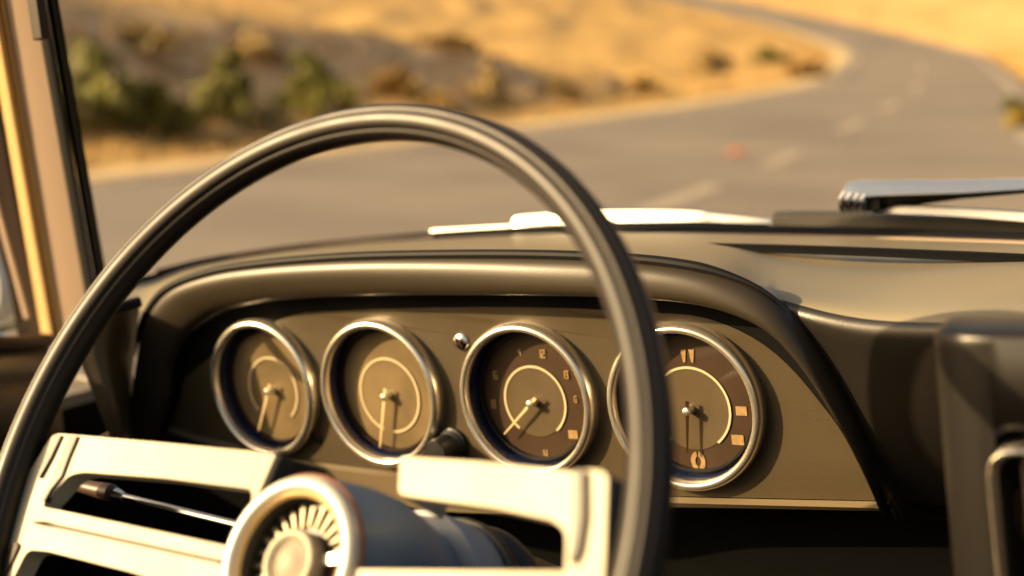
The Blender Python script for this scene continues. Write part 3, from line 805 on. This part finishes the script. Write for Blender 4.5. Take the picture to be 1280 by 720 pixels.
v, f = lathe(HC, WU, WV, WN, [(.0152, -.006), (.0152, .0005), (.0145, .0022), (.0128, .0028), (.0112, .0020), (.0108, .0008)], 72)
mesh_obj('centre_ring', v, f, M['spoke'], SW, parent=bd, sharp=60)
v, f = lathe(HC, WU, WV, WN, [(.0110, .0004), (.0095, .0016), (.0090, .0016), (.0084, .0008), (.0074, .0010), (.0050, .0022), (.0001, .0028)], 72)
mesh_obj('centre_cap', v, f, M['cap'], SW, parent=bd, sharp=50)

# ---------------- steering column with its shroud
CO = Root('steering_column', 'dark steering column with a grey collar running from the wheel boss into the dash', 'steering column', HC-WN*.1)
v, f = lathe(HC, WU, WV, WN, [(.030, -.0845), (.0445, -.0845), (.0455, -.087), (.0455, -.110), (.0445, -.112)], 72)
mesh_obj('collar', v, f, M['collar'], CO, sharp=50)
v, f = lathe(HC, WU, WV, WN, [(.0405, -.1125), (.0475, -.114), (.0490, -.118), (.0475, -.122), (.0450, -.123), (.0450, -.130), (.0480, -.132), (.0495, -.138), (.0480, -.145), (.0460, -.148), (.0430, -.16), (.0430, -.38)], 72)
mesh_obj('column_tube', v, f, M['black'], CO, sharp=50)

# ---------------- indicator stalk seen through the left spoke
a = onw(86, 604, -.050); b_ = onw(143, 617, -.052); c = onw(148, 620, -.052); e = onw(300, 657, -.060); g_ = onw(372, 674, -.066)
ST = Root('indicator_stalk', 'slim chrome indicator stalk with a brown tapered grip behind the left spoke', 'stalk', c)
v, f = tube([c, e, g_], [.0021, .0019, .0022], 14); mesh_obj('rod', v, f, M['chrome'], ST)
v, f = tube([a, a.lerp(b_, .08), a.lerp(b_, .5), a.lerp(b_, .94), b_], [.0016, .0032, .0042, .0050, .0034], 16); mesh_obj('grip', v, f, M['stalk'], ST)
v, f = tube([b_, b_.lerp(c, .5), c.lerp(e, .05)], [.0030, .0040, .0026], 14); mesh_obj('ferrule', v, f, M['chrome'], ST)

# ---------------- car body: pillar, glass, cowl, door, roof
B = Root('car_body', 'body of the old car around the windshield with a gold beaded left pillar', 'car', (-0.9, 0.75, -0.6))
SL = 0.1743
def pstrip(name, xl, xr, m, bulge, back=.02, slope=SL, y0=428, y1=-260, yb=.765, yt=.56, n=10, off=0.0, parent=None):
    rows = []
    for k in range(9):
        t = k/8; py = y0+(y1-y0)*t; yy = yb+(yt-yb)*t
        row = []
        def P(px): return aty(px+(py-350)*slope, py, yy-off)
        L_, R_ = P(xl), P(xr); mid = (L_+R_)/2; toward = (-mid).normalized()
        row.append(L_-toward*back)
        for j in range(n+1):
            s = j/n; row.append(L_.lerp(R_, s)+toward*(bulge*math.sin(math.pi*s)))
        row.append(R_-toward*back)
        rows.append(row)
    v, f = grid(rows); return mesh_obj(name, v, f, m, B, parent=parent, sharp=40)
pl = pstrip('pillar', 64, 104, M['tan'], .0015, .05)
pstrip('pillar_bead', 40, 62, M['gold'], .014, .02, parent=pl)
pstrip('pillar_edge', 60, 66, M['gold'], .002, .01, parent=pl, off=.001)
pstrip('pillar_return', 10, 42, M['brown'], -.004, .02, off=-.010, parent=pl)
ws = pstrip('windshield_seal', 103, 118, M['rubber'], .003, .015, off=.002)
pstrip('seal_lip', 118.5, 134, M['rubber'], .004, .015, parent=ws, off=-.004)
v, f = join([boxc(aty(47, 12, .60), X*.006, Y*.004, Z*.022)]); mesh_obj('pillar_clip', v, f, M['brown'], B, parent=pl, bevel=.001)
# vent window frame and rubber
vf = pstrip('vent_window_frame', 17, 26, M['tan'], .003, .01, slope=.27, y0=398, y1=-260, off=.012)
vr = []
# inner boundary of the black seal round the vent window, lower right corner rounded
inn = smooth([aty(*p, .775) for p in [(-40, 240), (-14, 290), (3, 333), (12, 356), (18, 376), (19, 388), (10, 395), (-6, 400), (-60, 408), (-160, 420)]], 50)
out_ = smooth([aty(*p, .77) for p in [(-22, 225), (2, 285), (18, 330), (26, 356), (33, 380), (37, 402), (20, 412), (-6, 418), (-60, 428), (-160, 440)]], 50)
rows = [[p+Vector((-.02, .03, 0)) for p in inn], inn, [a.lerp(b_, .5)+Vector((.003, -.003, 0)) for a, b_ in zip(inn, out_)], out_, [p+Vector((-.02, .02, 0)) for p in out_]]
v, f = grid(rows); mesh_obj('vent_seal', v, f, M['rubber'], B, parent=vf)

# windshield glass
base = smooth([aty(*p) for p in [(112, 352, .775), (380, 310, .985), (860, 290, 1.06), (1300, 303, 1.05), (1800, 328, .98)]], 50)
tl_ = aty(64-20, -260, .56)
rows = []
for k in range(13):
    t = k/12
    rows.append([p+Vector(((tl_.x-base[0].x)*(1-j/49)*t, (tl_.y-base[0].y)*t*(1+.15*math.sin(math.pi*j/49)), (tl_.z-base[0].z)*t+.02*t*j/49)) for j, p in enumerate(base)])
v, f = grid(rows); mesh_obj('windshield', v, f, M['screen'], B)
# seal along the bottom of the glass
def rail(pts, sec, m, name, parent=None, n=80, sharp=40, sub=0, label=None):
    c = smooth([aty(*p) for p in pts], n); rows = [[p+Y*dy+Z*dz for p in c] for dy, dz in sec]
    v, f = grid(rows+[rows[0]]); return mesh_obj(name, v, f, m, B, parent=parent, sharp=sharp, sub=sub, label=label)
sp = [(120, 353, .77), (190, 347, .805), (260, 326, .885), (400, 305.5, .975), (600, 290, 1.015), (760, 286, 1.035), (900, 286, 1.045), (1150, 291, 1.045), (1480, 303, 1.035), (1800, 322, 1.01)]
rail(sp, [(.008, -.02), (.010, .000), (.004, .003), (-.003, .003), (-.008, -.001), (-.008, -.02)], M['rubber'], 'lower_seal', parent=ws)
rail([(x_, y_+5, z_) for x_, y_, z_ in sp], [(.001, -.016), (.000, .0005), (-.004, .001), (-.012, .0005), (-.014, -.006), (-.012, -.016)], M['tan'], 'lower_moulding', parent=ws)
# cowl outside the glass: dark raised edge on the right, body paint all along
cw = [(540, 298, 1.10), (700, 287, 1.12), (860, 282, 1.13), (960, 280, 1.13), (1100, 281, 1.13), (1280, 286, 1.12), (1480, 296, 1.10), (1800, 316, 1.06)]
v, f = grid([[aty(x_, y_+22, z_-.05) for x_, y_, z_ in cw], [aty(x_, y_+4, z_) for x_, y_, z_ in cw], [aty(x_, y_+2, z_)+Vector((0, .06, -.012)) for x_, y_, z_ in cw], [aty(x_, y_+2, z_)+Vector((0, .12, -.06)) for x_, y_, z_ in cw]])
mesh_obj('cowl', v, f, M['grey_rubber'], B, sub=2)
v, f = grid([smooth([aty(x_, y_, z_) for x_, y_, z_ in [(966, q, 1.10), (1000, q, 1.10), (1100, q+1, 1.10), (1200, q+3.5, 1.10), (1300, q+7, 1.095), (1480, q+17, 1.08)]], 30) for q in (292, 270)]
            + [[p+Vector((0, .004, .0015)) for p in smooth([aty(x_, y_, z_) for x_, y_, z_ in [(967, 267, 1.105), (1000, 266, 1.105), (1100, 267, 1.105), (1200, 269.5, 1.105), (1300, 273, 1.1), (1480, 283, 1.085)]], 30)]]
            + [[p+Vector((0, .05, -.004)) for p in smooth([aty(x_, y_, z_) for x_, y_, z_ in [(967, 267, 1.105), (1000, 266, 1.105), (1100, 267, 1.105), (1200, 269.5, 1.105), (1300, 273, 1.1), (1480, 283, 1.085)]], 30)]])
mesh_obj('cowl_grille_edge', v, f, M['grey_rubber'], B, sharp=50)
# door top, door skin and sill on the left
dr = [[(-160, 425, .50), (-60, 430, .58), (10, 432, .66), (60, 428, .74)], [(-160, 445, .49), (-60, 446, .57), (10, 446, .65), (62, 440, .73)],
      [(-160, 462, .46), (-60, 458, .54), (10, 456, .62), (66, 450, .70)], [(-160, 500, .44), (-60, 492, .52), (10, 486, .60), (72, 476, .68)],
      [(-160, 560, .43), (-60, 540, .51), (10, 528, .59), (80, 515, .67)], [(-160, 900, .45), (-60, 900, .53), (20, 900, .62), (100, 900, .70)]]
v, f = grid([[aty(*p) for p in r_] for r_ in dr]); door = mesh_obj('door', v, f, M['black'], B, sub=2)
c = smooth([aty(*p) for p in [(-160, 423, .50), (-60, 428, .58), (10, 430, .66), (58, 426, .735)]], 24)
v, f = tube(c, .0075, 10); mesh_obj('door_capping', v, f, M['brown'], B, parent=door)

# far door, rear bulkhead and floor
def slab(x0, x1, y0, y1, z0, z1):
    return boxc(Vector(((x0+x1)/2, (y0+y1)/2, (z0+z1)/2)), X*(x1-x0)/2, Y*(y1-y0)/2, Z*(z1-z0)/2)
v, f = slab(.93, .97, -.84, .70, -.75, -.10); mesh_obj('door', v, f, M['black'], B, bevel=.01, label='far side door of the car')
v, f = slab(-1.12, -1.06, -.90, 1.0, -.95, -.22); mesh_obj('side_panel', v, f, M['dark'], B)
v, f = slab(-1.05, .95, -.96, -.90, -.95, -.25); mesh_obj('bulkhead', v, f, M['black'], B, bevel=.01)
v, f = slab(-1.04, .94, -.90, .85, -.97, -.93); mesh_obj('cabin_floor', v, f, M['dark'], B)
v, f = slab(-1.04, .94, .86, .92, -.95, -.30); mesh_obj('firewall', v, f, M['dark'], B)

# ---------------- door mirror outside the vent window
mc = aty(-14, 350, 1.02)
DM = Root('door_mirror', 'white door mirror glimpsed through the vent window at the left edge', 'mirror', mc)
e1 = X; e2 = Z; e3 = -Y
v, f = lathe(mc, e1, e2, e3, [(.0001, .035), (.03, .032), (.056, .022), (.068, .004), (.068, -.004), (.062, -.014), (.03, -.022), (.0001, -.023)], 40)
mesh_obj('housing', v, f, M['white'], DM)
v, f = tube([mc-Z*.06, mc-Z*.12+X*.02, Vector((-1.16, .88, -.24)), Vector((-1.09, .84, -.26))], [.009, .008, .009, .014], 12); mesh_obj('stem', v, f, M['chrome'], DM)

# ---------------- wipers
WG = 'wipers lying at the foot of the windshield'
def long(pts, name, root, m, w_=.006, h_=.004, parent=None, sec=None, n=40, sharp=40):
    c = smooth([aty(*p[:3]) for p in pts], n)
    hs = smooth([Vector((p[3], p[4], 0)) for p in pts], n)
    rows = []
    for p, q in zip(c, hs):
        w2, h2 = q.x, q.y
        rows.append([p+Y*w2-Z*h2, p+Y*w2*.6+Z*h2*.7, p+Z*h2, p-Y*w2*.6+Z*h2*.7, p-Y*w2-Z*h2, p+Y*w2-Z*h2])
    v, f = grid(rows); f += [tuple(range(5)), tuple(len(rows)*6-6+i for i in range(5))]
    return mesh_obj(name, v, f, m, root, parent=parent, sharp=sharp)
W1 = Root('windshield_wiper', 'flat silver wiper at rest behind the upper right of the steering wheel rim', 'wiper', aty(760, 275, 1.08), WG)
long([(540, 290, 1.07, .004, .0012), (545, 288.5, 1.07, .005, .0022), (590, 286, 1.075, .005, .0024), (645, 283, 1.08, .005, .0024)], 'blade_tip', W1, M['steel'])
long([(640, 281, 1.075, .006, .0018), (652, 275, 1.075, .009, .0055), (700, 271, 1.08, .010, .0058), (780, 268, 1.08, .011, .0060), (868, 268, 1.08, .010, .0052), (900, 271, 1.08, .008, .0036), (966, 276, 1.08, .006, .0018)], 'blade_arm', W1, M['steel'])
long([(560, 293, 1.068, .003, .002), (760, 283, 1.075, .003, .004), (960, 281, 1.08, .003, .003)], 'rubber_blade', W1, M['rubber'])
W2 = Root('windshield_wiper', 'chrome wiper arm with a ribbed knuckle at the upper right', 'wiper', aty(1075, 250, 1.07), WG)
# arm: a folded channel, bright top and dark open underside
def chan(px, yt, yb, yy): return aty(px, yt, yy), aty(px, yb, yy)
secs = [(1052, 238, 252), (1058, 229, 250), (1072, 226, 246), (1120, 226, 243), (1200, 225, 241), (1290, 223, 236), (1480, 222, 233)]
rows = []
for px_, yt_, yb_ in secs:
    a = aty(px_, yt_, 1.075); b_ = aty(px_, yb_, 1.055)
    rows.append([a+Y*.016-Z*.004, a+Y*.010, a, a.lerp(b_, .5)-Y*.002, b_, b_+Y*.002-Z*.001, a+Y*.012-Z*.006])
v, f = grid(rows); arm = mesh_obj('arm', v, f, M['satin'], W2, sharp=40)
rows = []
for px_, y0_, y1_ in [(1082, 246, 264), (1100, 245, 262), (1150, 243, 256), (1200, 242, 249), (1290, 237, 241)]:
    a = aty(px_, y0_, 1.062); b_ = aty(px_, y1_, 1.075); rows.append([a, b_, b_+Y*.008, a+Y*.010, a])
v, f = grid(rows); mesh_obj('arm_web', v, f, M['rubber'], W2, sharp=40, parent=arm)
kn = []
for j, px_ in enumerate((1055, 1063, 1072, 1080)):
    a = aty(px_, 240+j*1.2, 1.055); b_ = aty(px_-2+j*.5, 264, 1.060)
    kn.append(tube([a, a.lerp(b_, .3)-Y*.003, a.lerp(b_, .8)-Y*.002, b_], [.0022, .0030, .0030, .0024], 12))
v, f = join(kn[:1]); kk = mesh_obj('knuckle', v, f, M['chrome'], W2, parent=arm)
for q in kn[1:]: mesh_obj('knuckle_rib', *q, M['chrome'], W2, parent=arm)
v, f = boxc(aty(1078, 254, 1.068), X*.016, Y*.004, Z*.007); mesh_obj('knuckle_core', v, f, M['black'], W2, parent=arm, bevel=.001)
long([(1092, 265, 1.075, .003, .0010), (1112, 262.5, 1.075, .006, .0022), (1135, 261, 1.075, .007, .0034), (1200, 264, 1.075, .007, .0034), (1285, 270, 1.072, .007, .0036), (1480, 284, 1.06, .007, .003)], 'blade', W2, M['steel'])
